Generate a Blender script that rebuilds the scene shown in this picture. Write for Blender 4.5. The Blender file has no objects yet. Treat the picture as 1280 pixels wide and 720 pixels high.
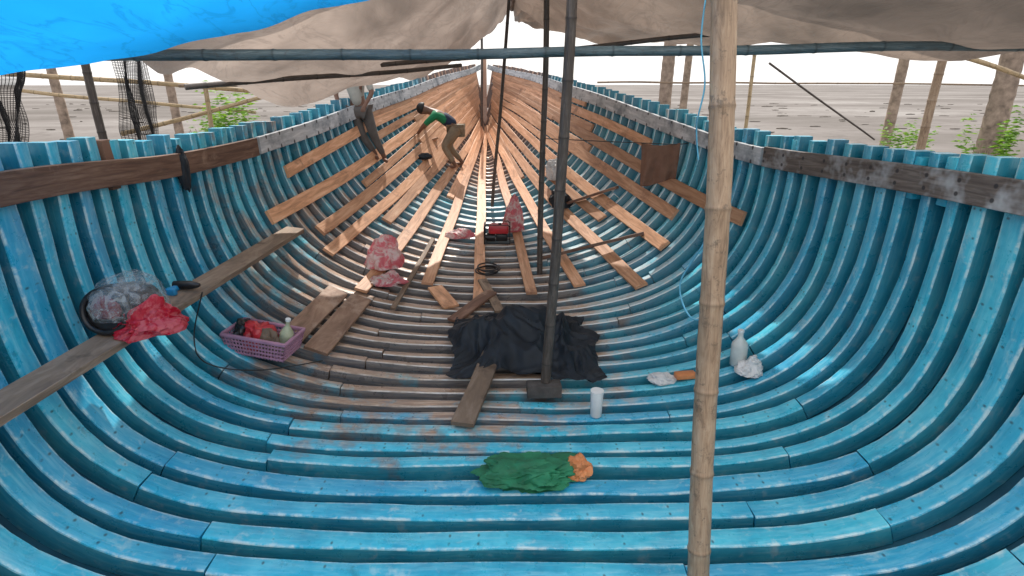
import bpy, bmesh, math, random
from mathutils import Vector, Matrix, noise
random.seed(11)
R=random.Random(5)
COL=bpy.context.scene.collection
# ------------------------------------------------------------------ materials
def newmat(name):
    m=bpy.data.materials.new(name); m.use_nodes=True
    nt=m.node_tree; b=nt.nodes["Principled BSDF"]
    return m,nt,b
def N(nt,t,**kw):
    n=nt.nodes.new(t)
    for k,v in kw.items(): setattr(n,k,v)
    return n
def L(nt,a,b): nt.links.new(a,b)
def ramp(nt,fac,stops):
    r=N(nt,'ShaderNodeValToRGB'); e=r.color_ramp.elements
    while len(e)<len(stops): e.new(.5)
    for i,(p,c) in enumerate(stops):
        e[i].position=p; e[i].color=(c[0],c[1],c[2],1) if hasattr(c,'__len__') else (c,c,c,1)
    L(nt,fac,r.inputs[0]); return r.outputs[0]
def mixc(nt,f,a,b,bt='MIX'):
    m=N(nt,'ShaderNodeMix',data_type='RGBA',blend_type=bt)
    for s,v in((m.inputs[0],f),(m.inputs[6],a),(m.inputs[7],b)):
        if hasattr(v,'is_linked'): L(nt,v,s)
        elif hasattr(v,'__len__'): s.default_value=(v[0],v[1],v[2],1)
        else: s.default_value=v
    return m.outputs[2]
def math_(nt,op,a,b=0.0,c=None):
    m=N(nt,'ShaderNodeMath',operation=op)
    for i,v in enumerate((a,b,c)):
        if v is None: continue
        if hasattr(v,'is_linked'): L(nt,v,m.inputs[i])
        else: m.inputs[i].default_value=v
    return m.outputs[0]
def noi(nt,vec,scale,detail=4,rough=.6,dist=0):
    n=N(nt,'ShaderNodeTexNoise'); n.inputs['Scale'].default_value=scale; n.inputs['Detail'].default_value=min(detail,4)
    n.inputs['Roughness'].default_value=rough; n.inputs['Distortion'].default_value=dist
    if vec is not None: L(nt,vec,n.inputs['Vector'])
    return n.outputs[0]
def mapping(nt,vec,sc):
    m=N(nt,'ShaderNodeMapping'); m.inputs['Scale'].default_value=sc; L(nt,vec,m.inputs[0]); return m.outputs[0]
def bump(nt,b,h,s=.3,d=.01):
    n=N(nt,'ShaderNodeBump'); n.inputs['Strength'].default_value=s; n.inputs['Distance'].default_value=d
    L(nt,h,n.inputs['Height']); L(nt,n.outputs[0],b.inputs['Normal'])
def simple(name,c,rough=.6,var=.3,scale=8,metal=0,bs=.15,spec=.5):
    m,nt,b=newmat(name); tc=N(nt,'ShaderNodeTexCoord').outputs['Object']
    n=noi(nt,tc,scale)
    d=[x*(1-var) for x in c]; l=[min(1,x*(1+var)) for x in c]
    L(nt,ramp(nt,n,[(.3,d),(.7,l)]),b.inputs['Base Color'])
    b.inputs['Roughness'].default_value=rough; b.inputs['Metallic'].default_value=metal
    b.inputs['Specular IOR Level'].default_value=spec
    bump(nt,b,noi(nt,tc,scale*4),bs,.01)
    return m
def floor_mask(nt,P,rx,ry,nz=1.9,cx=.75,cy=6.2,nn=None):
    sx=N(nt,'ShaderNodeSeparateXYZ'); L(nt,P,sx.inputs[0])
    dx=math_(nt,'DIVIDE',math_(nt,'ADD',sx.outputs[0],cx),rx)
    dy=math_(nt,'DIVIDE',math_(nt,'SUBTRACT',sx.outputs[1],cy),ry)
    rr=math_(nt,'ADD',math_(nt,'MULTIPLY',dx,dx),math_(nt,'MULTIPLY',dy,dy))
    if nn is None: nn=noi(nt,P,2.5,4,.7)
    rr=math_(nt,'ADD',rr,math_(nt,'MULTIPLY',math_(nt,'SUBTRACT',nn,.5),nz))
    return ramp(nt,rr,[(.5,1),(1.0,0)])
def mat_rib():
    m,nt,b=newmat("blue_painted_timber")
    tc=N(nt,'ShaderNodeTexCoord'); P=tc.outputs['Object']; uv=tc.outputs['UV']
    seg=N(nt,'ShaderNodeAttribute',attribute_name='seg').outputs['Fac']
    n1=noi(nt,P,2.5,4,.7); n2=noi(nt,P,7,4,.72,.3)
    su=N(nt,'ShaderNodeSeparateXYZ'); L(nt,uv,su.inputs[0])
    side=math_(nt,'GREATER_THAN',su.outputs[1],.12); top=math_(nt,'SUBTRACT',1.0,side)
    base=ramp(nt,n1,[(.28,(.014,.28,.44)),(.5,(.035,.45,.62)),(.75,(.12,.64,.78))])
    base=mixc(nt,math_(nt,'MULTIPLY',seg,.6),base,(.012,.28,.54))
    grain=noi(nt,mapping(nt,uv,(3,38,1)),1.0,4,.7,.4)
    base=mixc(nt,ramp(nt,grain,[(.47,0),(.76,.45)]),base,(.34,.72,.82))
    base=mixc(nt,ramp(nt,grain,[(.26,.45),(.40,0)]),base,(.010,.17,.27))
    base=mixc(nt,ramp(nt,n2,[(.58,0),(.72,.6)]),base,(.46,.64,.68))
    base=mixc(nt,ramp(nt,n2,[(.27,.45),(.37,0)]),base,(.03,.17,.22))
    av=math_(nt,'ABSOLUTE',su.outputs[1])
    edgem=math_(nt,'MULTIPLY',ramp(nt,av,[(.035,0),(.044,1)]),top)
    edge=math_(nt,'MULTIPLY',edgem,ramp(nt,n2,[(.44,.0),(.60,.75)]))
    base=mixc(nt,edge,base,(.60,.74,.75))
    sky_sheen=math_(nt,'MULTIPLY',floor_mask(nt,P,2.5,3.0,2.2,.2,7.2,n1),math_(nt,'ADD',math_(nt,'MULTIPLY',top,.52),.15))
    base=mixc(nt,sky_sheen,base,(.55,.59,.58))  # paler mid-floor faces: sheen of reflected sky painted into the base colour
    bm_=floor_mask(nt,P,2.2,2.5,2.2,.9,6.2,n1)
    brown=ramp(nt,grain,[(.3,(.17,.095,.055)),(.52,(.40,.235,.14)),(.75,(.68,.49,.34))])
    base=mixc(nt,math_(nt,'MULTIPLY',bm_,.9),base,brown)
    bow=floor_mask(nt,P,1.5,3.6,1.6,.6,12.9,n1)
    base=mixc(nt,math_(nt,'MULTIPLY',bow,.92),base,mixc(nt,.6,brown,(.64,.30,.15)))
    base=mixc(nt,math_(nt,'MULTIPLY',side,.60),base,(.004,.05,.085))  # rib flanks darkened: shade of the gaps painted into the colour
    # near-white rib edges: bright light slits between ribs painted into the colour
    slit_glint=floor_mask(nt,P,2.6,4.2,1.6,.1,8.2,n1)
    base=mixc(nt,math_(nt,'MULTIPLY',math_(nt,'MULTIPLY',edgem,slit_glint),.85),base,(.86,.88,.86))
    fu=math_(nt,'SUBTRACT',math_(nt,'FRACT',math_(nt,'DIVIDE',su.outputs[0],.19)),.5)
    fu=math_(nt,'MULTIPLY',fu,.19)
    fv=math_(nt,'SUBTRACT',av,.022)
    dd=math_(nt,'SQRT',math_(nt,'ADD',math_(nt,'MULTIPLY',fu,fu),math_(nt,'MULTIPLY',fv,fv)))
    on=ramp(nt,n1,[(.53,0),(.57,.8)])
    base=mixc(nt,math_(nt,'MULTIPLY',ramp(nt,dd,[(.006,.9),(.010,0)]),on),base,(.015,.03,.04))
    L(nt,base,b.inputs['Base Color'])
    L(nt,ramp(nt,n2,[(.3,.22),(.7,.45)]),b.inputs['Roughness'])
    b.inputs['Specular IOR Level'].default_value=.75
    bump(nt,b,math_(nt,'ADD',grain,n2),.4,.007)
    return m
def mat_wood(name,dark,mid,light,gs=(2.0,28,28),rough=.62,blots=None,axis='UV',blotc=(.03,.02,.015),vr=(.68,1.18)):
    m,nt,b=newmat(name); tc=N(nt,'ShaderNodeTexCoord'); uv=tc.outputs[axis]; P=tc.outputs['Object']
    g=noi(nt,mapping(nt,uv,gs),1.0,7,.68,.7)
    info=N(nt,'ShaderNodeObjectInfo').outputs['Random']
    c=ramp(nt,g,[(.25,dark),(.5,mid),(.78,light)])
    hv=N(nt,'ShaderNodeHueSaturation'); L(nt,c,hv.inputs['Color'])
    L(nt,ramp(nt,info,[(0,vr[0]),(1,vr[1])]),hv.inputs['Value'])
    c=hv.outputs[0]
    if blots is not None: c=mixc(nt,ramp(nt,noi(nt,P,3.1,7,.7),[(blots,0),(blots+.14,.85)]),c,blotc)
    L(nt,c,b.inputs['Base Color']); b.inputs['Roughness'].default_value=rough
    bump(nt,b,g,.45,.006); return m
def mat_shelf(name,cs,stain):
    m,nt,b=newmat(name); tc=N(nt,'ShaderNodeTexCoord'); uv=tc.outputs['UV']; P=tc.outputs['Object']
    g=noi(nt,mapping(nt,uv,(2,26,1)),1.0,7,.7,.8)
    c=ramp(nt,g,[(.25,cs[0]),(.5,cs[1]),(.75,cs[2])])
    c=mixc(nt,ramp(nt,noi(nt,P,2.2,8,.75),[(.48,0),(.66,.85)]),c,stain)
    su=N(nt,'ShaderNodeSeparateXYZ'); L(nt,uv,su.inputs[0])
    fu=math_(nt,'MULTIPLY',math_(nt,'SUBTRACT',math_(nt,'FRACT',math_(nt,'DIVIDE',su.outputs[0],.27)),.5),.27)
    fv=math_(nt,'SUBTRACT',math_(nt,'ABSOLUTE',su.outputs[1]),.045)
    dd=math_(nt,'SQRT',math_(nt,'ADD',math_(nt,'MULTIPLY',fu,fu),math_(nt,'MULTIPLY',fv,fv)))
    c=mixc(nt,ramp(nt,dd,[(.012,.9),(.019,0)]),c,(.02,.02,.025))
    L(nt,c,b.inputs['Base Color']); b.inputs['Roughness'].default_value=.6
    bump(nt,b,g,.4,.006); return m
def mat_bamboo(name,dark,mid,light,node=.33,ringf=.8):
    m,nt,b=newmat(name); tc=N(nt,'ShaderNodeTexCoord'); uv=tc.outputs['UV']; P=tc.outputs['Object']
    c=ramp(nt,noi(nt,mapping(nt,uv,(2.2,.9,1)),5.0,8,.72,1.2),[(.28,dark),(.5,mid),(.75,light)])
    st=noi(nt,mapping(nt,uv,(60,1.2,1)),1.0,4,.6)
    c=mixc(nt,ramp(nt,st,[(.45,0),(.75,.4)]),c,[x*.45 for x in mid])
    c=mixc(nt,ramp(nt,noi(nt,P,14,6,.8),[(.56,0),(.68,.65)]),c,(.06,.05,.04))
    c=mixc(nt,ramp(nt,noi(nt,P,2.3,6,.7),[(.5,0),(.66,.5)]),c,[x*.5 for x in mid])
    su=N(nt,'ShaderNodeSeparateXYZ'); L(nt,uv,su.inputs[0])
    f=math_(nt,'ABSOLUTE',math_(nt,'SUBTRACT',math_(nt,'FRACT',math_(nt,'DIVIDE',su.outputs[1],node)),.5))
    c=mixc(nt,ramp(nt,f,[(.47,0),(.49,ringf*.6),(.5,ringf)]),c,[x*.3 for x in mid])
    L(nt,c,b.inputs['Base Color']); b.inputs['Roughness'].default_value=.5
    bump(nt,b,st,.2,.004); return m
def mat_tarp(name,c1,c2,tr,trans,rough=.5,lo=.55,bs=.35):
    m,nt,b=newmat(name); tc=N(nt,'ShaderNodeTexCoord'); P=tc.outputs['Object']
    n=noi(nt,P,.8,4,.6,.6)
    wr=noi(nt,mapping(nt,P,(2.2,.8,2.2)),1.5,4,.6,1.4)
    b.inputs['Base Color'].default_value=(c2[0],c2[1],c2[2],1); b.inputs['Roughness'].default_value=rough
    bump(nt,b,wr,bs,.06)
    t=N(nt,'ShaderNodeBsdfTranslucent')
    tcx=mixc(nt,ramp(nt,n,[(.36,0),(.66,1)]),tr,[x*lo for x in tr])
    crease=math_(nt,'ABSOLUTE',math_(nt,'SUBTRACT',wr,.5))
    tcx=mixc(nt,ramp(nt,crease,[(0,.5),(.03,0)]),tcx,[x*.5 for x in tr])
    L(nt,tcx,t.inputs[0])
    ms=N(nt,'ShaderNodeMixShader'); ms.inputs[0].default_value=trans
    L(nt,b.outputs[0],ms.inputs[1]); L(nt,t.outputs[0],ms.inputs[2])
    L(nt,ms.outputs[0],nt.nodes['Material Output'].inputs[0]); return m
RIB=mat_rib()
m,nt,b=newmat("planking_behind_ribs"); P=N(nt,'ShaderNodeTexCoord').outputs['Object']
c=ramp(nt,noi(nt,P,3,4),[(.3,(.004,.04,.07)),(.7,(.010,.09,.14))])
c=mixc(nt,floor_mask(nt,P,2.5,3.6,1.3,-.1,8.8),c,(.85,.88,.88))  # pale mid and bow area: light falling between the ribs, painted in
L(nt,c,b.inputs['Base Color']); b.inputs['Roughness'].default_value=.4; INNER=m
NEWW=mat_wood("fresh_red_brown_plank",(.30,.15,.08),(.60,.32,.18),(.82,.54,.36),(2.0,28,28),.55,.58,blotc=(.26,.12,.07),vr=(.68,1.25))
OLDW=mat_wood("old_brown_plank",(.065,.032,.022),(.17,.09,.06),(.32,.20,.14),(2,26,26),.65,.58,blotc=(.36,.24,.17))
MIDW=mat_wood("mid_brown_board",(.12,.07,.045),(.26,.16,.11),(.44,.31,.22),(2,26,26),.65,.58,blotc=(.42,.31,.24))
GREYW=mat_wood("grey_brown_board",(.11,.08,.06),(.24,.17,.12),(.40,.31,.24),(2,26,26),.7,.6)
SHELF=mat_shelf("weathered_white_shelf",((.30,.33,.35),(.50,.53,.56),(.74,.76,.78)),(.15,.18,.21))
SHELFD=mat_shelf("weathered_dark_shelf",((.05,.04,.035),(.11,.09,.08),(.22,.19,.17)),(.42,.44,.46))
BAM=mat_bamboo("tan_bamboo",(.17,.11,.068),(.37,.255,.165),(.50,.385,.27),.42,.5)
BAMD=mat_bamboo("dark_weathered_bamboo",(.035,.028,.025),(.085,.068,.058),(.17,.14,.12),.38)
BAMY=mat_bamboo("yellow_bamboo",(.26,.17,.08),(.55,.40,.22),(.70,.56,.36),.35)
BAMG=mat_bamboo("grey_green_bamboo",(.035,.06,.065),(.08,.13,.15),(.20,.25,.26),.4)
TBLUE=mat_tarp("blue_tarpaulin",(.01,.16,.45),(.02,.26,.70),(.015,.40,.98),.80,lo=.78,bs=.2)
TGREY=mat_tarp("grey_brown_tarpaulin",(.17,.145,.13),(.22,.19,.17),(.44,.36,.31),.42,lo=.4,bs=.7)
TBRN=mat_tarp("brown_tarpaulin",(.10,.08,.065),(.15,.12,.10),(.36,.285,.235),.33,lo=.38,bs=.7)
TWHT=mat_tarp("unseen_diffuser_tarpaulin",(.75,.75,.75),(.8,.8,.8),(.98,.98,.98),.94,lo=.97)  # sheet for the added overhead diffuser, nearly all translucent
# ------------------------------------------------------------------ helpers
def mesh_obj(name,bm,mats,parent=None,smooth=None,**props):
    me=bpy.data.meshes.new(name); bmesh.ops.recalc_face_normals(bm,faces=bm.faces)
    bm.to_mesh(me); bm.free()
    if not isinstance(mats,(list,tuple)): mats=[mats]
    for m in mats: me.materials.append(m)
    if smooth is not None:
        for p in me.polygons: p.use_smooth=True
        if smooth<180: me.set_sharp_from_angle(angle=math.radians(smooth))
    o=bpy.data.objects.new(name,me); COL.objects.link(o)
    if parent: o.parent=parent
    for k,v in props.items(): o[k]=v
    return o
def recentre(o):
    vs=[v.co for v in o.data.vertices]
    c=Vector(((min(v.x for v in vs)+max(v.x for v in vs))/2,(min(v.y for v in vs)+max(v.y for v in vs))/2,min(v.z for v in vs)))
    o.data.transform(Matrix.Translation(-c)); o.location=c; return o
def thing(name,label,cat,loc,group=None,kind=None):
    e=bpy.data.objects.new(name,None); e.empty_display_size=.1; COL.objects.link(e); e.location=loc
    e["label"]=label; e["category"]=cat
    if group: e["group"]=group
    return e
def uvl(bm): return bm.loops.layers.uv.verify()
def add_box(bm,c,size,rot=None,bev=0.0,mi=0):
    M=Matrix.Translation(Vector(c))@(rot.to_4x4() if rot else Matrix())
    hx,hy,hz=[s/2 for s in size]
    v=[bm.verts.new(M@Vector((x,y,z))) for x in(-hx,hx) for y in(-hy,hy) for z in(-hz,hz)]
    fs=[bm.faces.new([v[i] for i in q]) for q in((0,1,3,2),(4,6,7,5),(0,4,5,1),(2,3,7,6),(0,2,6,4),(1,5,7,3))]
    if bev>0:
        es=set(e for f in fs for e in f.edges)
        g=bmesh.ops.bevel(bm,geom=list(es),offset=bev,segments=2,affect='EDGES',profile=.5)
        fs=[f for f in g['faces']]+[f for f in fs if f.is_valid]
    for f in fs:
        if f.is_valid: f.material_index=mi
    return fs
def add_tube(bm,path,radii,seg=12,caps=True,mi=0,vscale=1.0):
    lay=uvl(bm); rings=[]; ln=[0]
    for i in range(1,len(path)): ln.append(ln[-1]+(path[i]-path[i-1]).length)
    up=None
    for i,p in enumerate(path):
        d=(path[min(i+1,len(path)-1)]-path[max(i-1,0)]).normalized()
        if up is None:
            a=Vector((1,0,0)) if abs(d.x)<.8 else Vector((0,1,0)); up=(a-d*a.dot(d)).normalized()
        else: up=(up-d*up.dot(d)).normalized()
        s=d.cross(up)
        rings.append([bm.verts.new(p+(up*math.cos(2*math.pi*k/seg)+s*math.sin(2*math.pi*k/seg))*radii[i]) for k in range(seg)])
    for i in range(len(rings)-1):
        for k in range(seg):
            f=bm.faces.new((rings[i][k],rings[i][(k+1)%seg],rings[i+1][(k+1)%seg],rings[i+1][k])); f.material_index=mi
            u0,u1=k/seg,(k+1)/seg
            for lp,(u,v) in zip(f.loops,((u0,ln[i]),(u1,ln[i]),(u1,ln[i+1]),(u0,ln[i+1]))): lp[lay].uv=(u,v*vscale)
    if caps:
        for r in(rings[0],rings[-1]):
            f=bm.faces.new(r); f.material_index=mi
    return rings
NODE={"tan_bamboo":.42,"dark_weathered_bamboo":.38,"yellow_bamboo":.35,"grey_green_bamboo":.4}
def bamboo(name,p0,p1,r0,r1,mat,label,cat="bamboo pole",node=.38,group=None,bend=.0,seed=0):
    p0=Vector(p0);p1=Vector(p1); Ln=(p1-p0).length
    d=(p1-p0).normalized(); a=Vector((0,0,1)) if abs(d.z)<.8 else Vector((1,0,0)); side=d.cross(a).normalized()
    path=[];rad=[]
    zs=set([0,Ln]); st=node*.5; k=0
    while st+k*node<Ln:
        c=st+k*node
        for o in(-.03,-.012,0,.012,.03): zs.add(min(Ln,max(0,c+o)))
        for o in (.33,.66): zs.add(min(Ln,c+node*o))
        k+=1
    for s in sorted(zs):
        t=s/Ln; r=r0+(r1-r0)*t
        ph=((s-st)/node)%1; dd=min(ph,1-ph)*node
        if dd<.004: r*=1.08
        elif dd<.016: r*=1.025
        elif dd<.035: r*=.98
        w=noise.noise(Vector((s*.7,seed*3.1,0)))*.03+math.sin(t*math.pi)*bend
        path.append(p0+d*s+side*w+d.cross(side)*noise.noise(Vector((s*.6,seed*7.7,5)))*.03); rad.append(r)
    bm=bmesh.new(); add_tube(bm,path,rad,14)
    o=mesh_obj(name,bm,mat,smooth=60,label=label,category=cat)
    if group: o["group"]=group
    for l in o.data.uv_layers[0].data: l.uv[1]=(l.uv[1]-st)/node*NODE[mat.name]
    return recentre(o)
def cord(name,pts,r,mat,label,cat,parent=None,n=10):
    P=[Vector(p) for p in pts]; path=[]
    for i in range(len(P)-1):
        a=P[max(i-1,0)];b=P[i];c=P[i+1];d=P[min(i+2,len(P)-1)]
        for k in range(n):
            t=k/n
            path.append(.5*((2*b)+(c-a)*t+(2*a-5*b+4*c-d)*t*t+(3*b-a-3*c+d)*t**3))
    path.append(P[-1])
    bm=bmesh.new(); add_tube(bm,path,[r]*len(path),6)
    if parent: return mesh_obj(name,bm,mat,parent,60)
    return recentre(mesh_obj(name,bm,mat,None,60,label=label,category=cat))
def board_mesh(bm,p0,p1,up,w,t,n=8,seed=0,mi=0):
    p0=Vector(p0);p1=Vector(p1); d=(p1-p0).normalized(); up=Vector(up); up=(up-d*up.dot(d)).normalized(); s=d.cross(up)
    lay=uvl(bm); rows=[]; Ln=(p1-p0).length; c=.004
    prof=[(-w/2,0),(-w/2,t-c),(-w/2+c,t),(w/2-c,t),(w/2,t-c),(w/2,0)]
    for i in range(n+1):
        q=i/n; wob=noise.noise(Vector((q*2.1,seed*1.7,.3)))*.008
        rows.append([bm.verts.new(p0+d*Ln*q+s*(x*(1+wob*5)+wob)+up*(y+wob)) for x,y in prof])
    for i in range(n):
        for k in range(6):
            a,b=rows[i],rows[i+1]; k2=(k+1)%6
            f=bm.faces.new((a[k],a[k2],b[k2],b[k])); f.material_index=mi
            for lp,(u,v) in zip(f.loops,((i,k),(i,k+1),(i+1,k+1),(i+1,k))): lp[lay].uv=(u/n*Ln+seed*3.3,v*.05+seed)
    for r in(rows[0],rows[-1]):
        f=bm.faces.new(r); f.material_index=mi
def board(name,p0,p1,up,w,t,mat,label,cat,seed=0,group=None):
    bm=bmesh.new(); board_mesh(bm,p0,p1,up,w,t,8,seed)
    o=mesh_obj(name,bm,mat,None,30,label=label,category=cat)
    if group:o["group"]=group
    return recentre(o)
def rdg(q): return 1-2*abs(noise.noise(q))
def crumple(bm,c,size,amp=.12,freq=3.0,seed=0,sub=4,flat=True,mi=0,rot=None,fn=None):
    g=bmesh.ops.create_icosphere(bm,subdivisions=sub,radius=1.0)
    S=Vector(size); vs=g['verts']
    for v in vs:
        p=v.co.copy()
        if fn: p=fn(p)
        o_=Vector((seed*3.7,seed*1.3,seed))
        q=p*freq*.55+o_; wq=Vector((noise.noise(q),noise.noise(q+Vector((9,0,0))),noise.noise(q+Vector((0,9,0)))))*.9
        r=1+amp*1.3*noise.noise(p*1.3+o_)+amp*rdg(p*freq*.8+o_+wq)*.9+amp*.45*rdg(p*freq*2.0+o_+wq*1.5)+amp*.15*rdg(p*freq*5+o_)
        p=p*r
        if flat and p.z<-.5: p.z=-.5+(p.z+.5)*.1
        p=Vector((p.x*S.x,p.y*S.y,p.z*S.z))
        if rot: p=rot@p
        v.co=p+Vector(c)
    for f in set(f for v in vs for f in v.link_faces): f.material_index=mi
def limp(p):
    t=(p.z+1)/2; k=1.12-.75*t**1.6
    return Vector((p.x*k+.25*t*t,p.y*k,p.z+.15*t*t))
# ------------------------------------------------------------------ hull form
LEFT=[(0,3.0,-.36),(3.5,3.13,-.38),(5.1,3.03,-.46),(6.6,2.83,-.46),(8.4,2.25,-.27),(9.6,1.85,-.12),(11.2,1.33,.07),(12.9,.78,.28),(14.0,.32,.40),(14.6,.03,.47)]
RIGHT=[(0,3.0,-.42),(3.4,3.06,-.45),(5,2.95,-.48),(6.4,2.68,-.47),(7.6,2.4,-.34),(9.6,1.7,-.05),(12.3,1.08,.23),(13.6,.55,.37),(14.6,.03,.47)]
KEEL=[(0,-2.8),(2.5,-2.8),(5,-2.75),(6.5,-2.55),(8,-2.25),(9.5,-1.92),(11,-1.62),(12.3,-1.38),(13.4,-1.12),(14.0,-.80),(14.4,-.2),(14.6,.45)]
NN=[(0,4.6),(3.5,4.4),(5,3.4),(6.5,2.7),(8,2.2),(11,1.5),(13,1.15),(14.6,1.1)]
def interp(tab,y,c=1):
    p=[(r[0],r[c]) for r in tab]
    if y<=p[0][0]: return p[0][1]
    if y>=p[-1][0]: return p[-1][1]
    for i in range(len(p)-1):
        if y<=p[i+1][0]:
            h=p[i+1][0]-p[i][0]; t=(y-p[i][0])/h
            def sl(k):
                a=max(k-1,0); b=min(k+1,len(p)-1)
                return (p[b][1]-p[a][1])/(p[b][0]-p[a][0])
            m0=sl(i)*h; m1=sl(i+1)*h
            return (2*t**3-3*t*t+1)*p[i][1]+(t**3-2*t*t+t)*m0+(-2*t**3+3*t*t)*p[i+1][1]+(t**3-t*t)*m1
def xc(y): return .25-.064*y
_c={}
def sec(y,s):
    k=(round(y,3),s)
    if k in _c: return _c[k]
    T=LEFT if s<0 else RIGHT
    B,zs,zk,n=interp(T,y,1),interp(T,y,2),interp(KEEL,y),interp(NN,y)
    P=[]
    for i in range(121):
        f=math.pi/2*i/120
        P.append((B*math.sin(f)**(2/n), zs-(zs-zk)*max(0,math.cos(f))**(2/n)))
    Ls=[0]
    for i in range(120): Ls.append(Ls[-1]+math.hypot(P[i+1][0]-P[i][0],P[i+1][1]-P[i][1]))
    Q=[];j=0
    for i in range(81):
        l=Ls[-1]*i/80
        while j<119 and Ls[j+1]<l: j+=1
        t=(l-Ls[j])/max(1e-6,Ls[j+1]-Ls[j]); Q.append((P[j][0]+(P[j+1][0]-P[j][0])*t,P[j][1]+(P[j+1][1]-P[j][1])*t))
    L2=[Ls[-1]*i/80 for i in range(81)]
    _c[k]=(Q,L2); return _c[k]
def girth(y,s): return sec(y,s)[1][-1]
def pn(y,s,g):
    P,Ls=sec(y,s); l=min(g,1)*Ls[-1]; i=min(79,int(min(g,1)*80))
    t=(l-Ls[i])/max(1e-6,Ls[i+1]-Ls[i]); a,b=P[i],P[i+1]
    i0=max(0,i-2); i1=min(80,i+3)
    dx,dz=P[i1][0]-P[i0][0],P[i1][1]-P[i0][1]; q=math.hypot(dx,dz) or 1
    p=Vector((xc(y)+s*(a[0]+(b[0]-a[0])*t),y,a[1]+(b[1]-a[1])*t))
    tan=Vector((s*dx/q,0,dz/q)); out=Vector((s*dz/q,0,-dx/q))
    if g>1: p+=tan*(g-1)*Ls[-1]
    return p,out,tan
def pt(y,s,g,off=0):
    p,o,t=pn(y,s,g); return p+o*off
HULL=thing("boat_hull","wooden boat hull under construction with blue ribs","boat",(0,0,0))
RD=.145
def rib(y,idx):
    bm=bmesh.new(); lay=uvl(bm)
    sl=bm.faces.layers.float.new('segf')
    w0=(.158 if y<3.6 else .112 if y<5.2 else .092)+R.uniform(-.010,.010)
    c1=R.uniform(.22,.62); c2=R.uniform(.18,.60)
    tl=1+.015/girth(y,-1)+R.uniform(-.005,.008); tr=1+.005/girth(y,1)+R.uniform(-.005,.008)
    cuts=[-tl,-c1,c2,tr]
    for si in range(3):
        a,b=cuts[si]+.0010,cuts[si+1]-.0010
        n=max(4,int((b-a)*30)); rows=[]
        jd=R.uniform(-.012,.012); jy=R.uniform(-.014,.014)*(1 if si!=1 else .3); w=w0*R.uniform(.90,1.08)
        tint=R.random()**1.6; tw=R.uniform(-.016,.016)
        for k in range(n+1):
            G=a+(b-a)*k/n; s=-1 if G<0 else 1; g=abs(G)
            p,o,t=pn(y,s,g); gl=G*girth(y,s)
            if abs(G)<.02:
                o=Vector((o.x*abs(G)/.02,0,o.z)); o.normalize()
            q=noise.noise(Vector((gl*1.1,idx*2.3,si)))*.018+noise.noise(Vector((gl*5,idx*4.1,si)))*.004
            q2=noise.noise(Vector((gl*.9,idx*5.3,7)))*.026
            q3=noise.noise(Vector((gl*1.6,idx*3.3,17)))*.022
            ww=w+q3; ch=.012
            prof=[(-ww/2,RD),(-ww/2,ch),(-ww/2+ch*.3,ch*.3),(-ww/2+ch,0),(ww/2-ch,0),(ww/2-ch*.3,ch*.3),(ww/2,ch),(ww/2,RD)]
            rows.append(([bm.verts.new(p+o*(d+(jd+q+tw*(yy/ww) if d<.05 else 0))+Vector((0,yy+jy+q2,0))) for yy,d in prof],gl,[yy*.098/ww for yy,d in prof]))
        for (A,ga,pa),(Bv,gb,pb) in zip(rows,rows[1:]):
            for k in range(8):
                k2=(k+1)%8
                f=bm.faces.new((A[k],A[k2],Bv[k2],Bv[k])); f[sl]=tint
                if k in(0,6): vv=[(ga,.30),(ga,.44),(gb,.44),(gb,.30)]
                elif k==7: vv=[(ga,.5),(ga,.6),(gb,.6),(gb,.5)]
                else: vv=[(ga,pa[k]),(ga,pa[k2]),(gb,pa[k2]),(gb,pa[k])]
                for lp,u in zip(f.loops,vv): lp[lay].uv=u
        for r in(rows[0][0],rows[-1][0]):
            f=bm.faces.new(r); f[sl]=tint
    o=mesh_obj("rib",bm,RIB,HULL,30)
    at=o.data.attributes.new('seg','FLOAT','FACE')
    src=o.data.attributes['segf']
    for i,d in enumerate(src.data): at.data[i].value=d.value
    return o
y=1.30;i=0
while y<14.4:
    rib(y+R.uniform(-.012,.012),i); y+=.262 if y<3.6 else .215 if y<5.5 else .188; i+=1
def strip_shell(name,mat,g0,g1,y0,y1,offs,ny,ng):
    bm=bmesh.new(); layers=[]
    for off in offs:
        rows=[]
        for j in range(ny+1):
            y=y0+(y1-y0)*j/ny; row=[]
            for k in range(ng+1):
                G=g0+(g1-g0)*k/ng; s=-1 if G<0 else 1
                p,o,t=pn(y,s,abs(G))
                if abs(G)<.02: o=Vector((0,0,-1))
                row.append(bm.verts.new(p+o*off))
            rows.append(row)
        layers.append(rows)
        for j in range(ny):
            for k in range(ng): bm.faces.new((rows[j][k],rows[j][k+1],rows[j+1][k+1],rows[j+1][k]))
    a,b=layers
    for j in range(ny):
        for k in(0,ng): bm.faces.new((a[j][k],a[j+1][k],b[j+1][k],b[j][k]))
    for k in range(ng):
        for j in(0,ny): bm.faces.new((a[j][k],a[j][k+1],b[j][k+1],b[j][k]))
    return mesh_obj(name,bm,mat,HULL,50)
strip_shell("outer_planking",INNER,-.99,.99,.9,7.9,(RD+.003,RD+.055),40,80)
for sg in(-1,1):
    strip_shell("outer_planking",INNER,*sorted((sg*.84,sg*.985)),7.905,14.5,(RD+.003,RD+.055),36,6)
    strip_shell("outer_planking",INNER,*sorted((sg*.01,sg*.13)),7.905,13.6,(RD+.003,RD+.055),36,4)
bm=bmesh.new(); ks=[]; yy=.9
while yy<14.1: ks.append(yy); yy+=.25
pr=[]
for y in ks:
    c=Vector((xc(y),y,interp(KEEL,y)))
    pr.append([bm.verts.new(c+Vector((x,0,z))) for x,z in((-.10,-.46),(-.10,-.16),(.10,-.16),(.10,-.46))])
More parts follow.
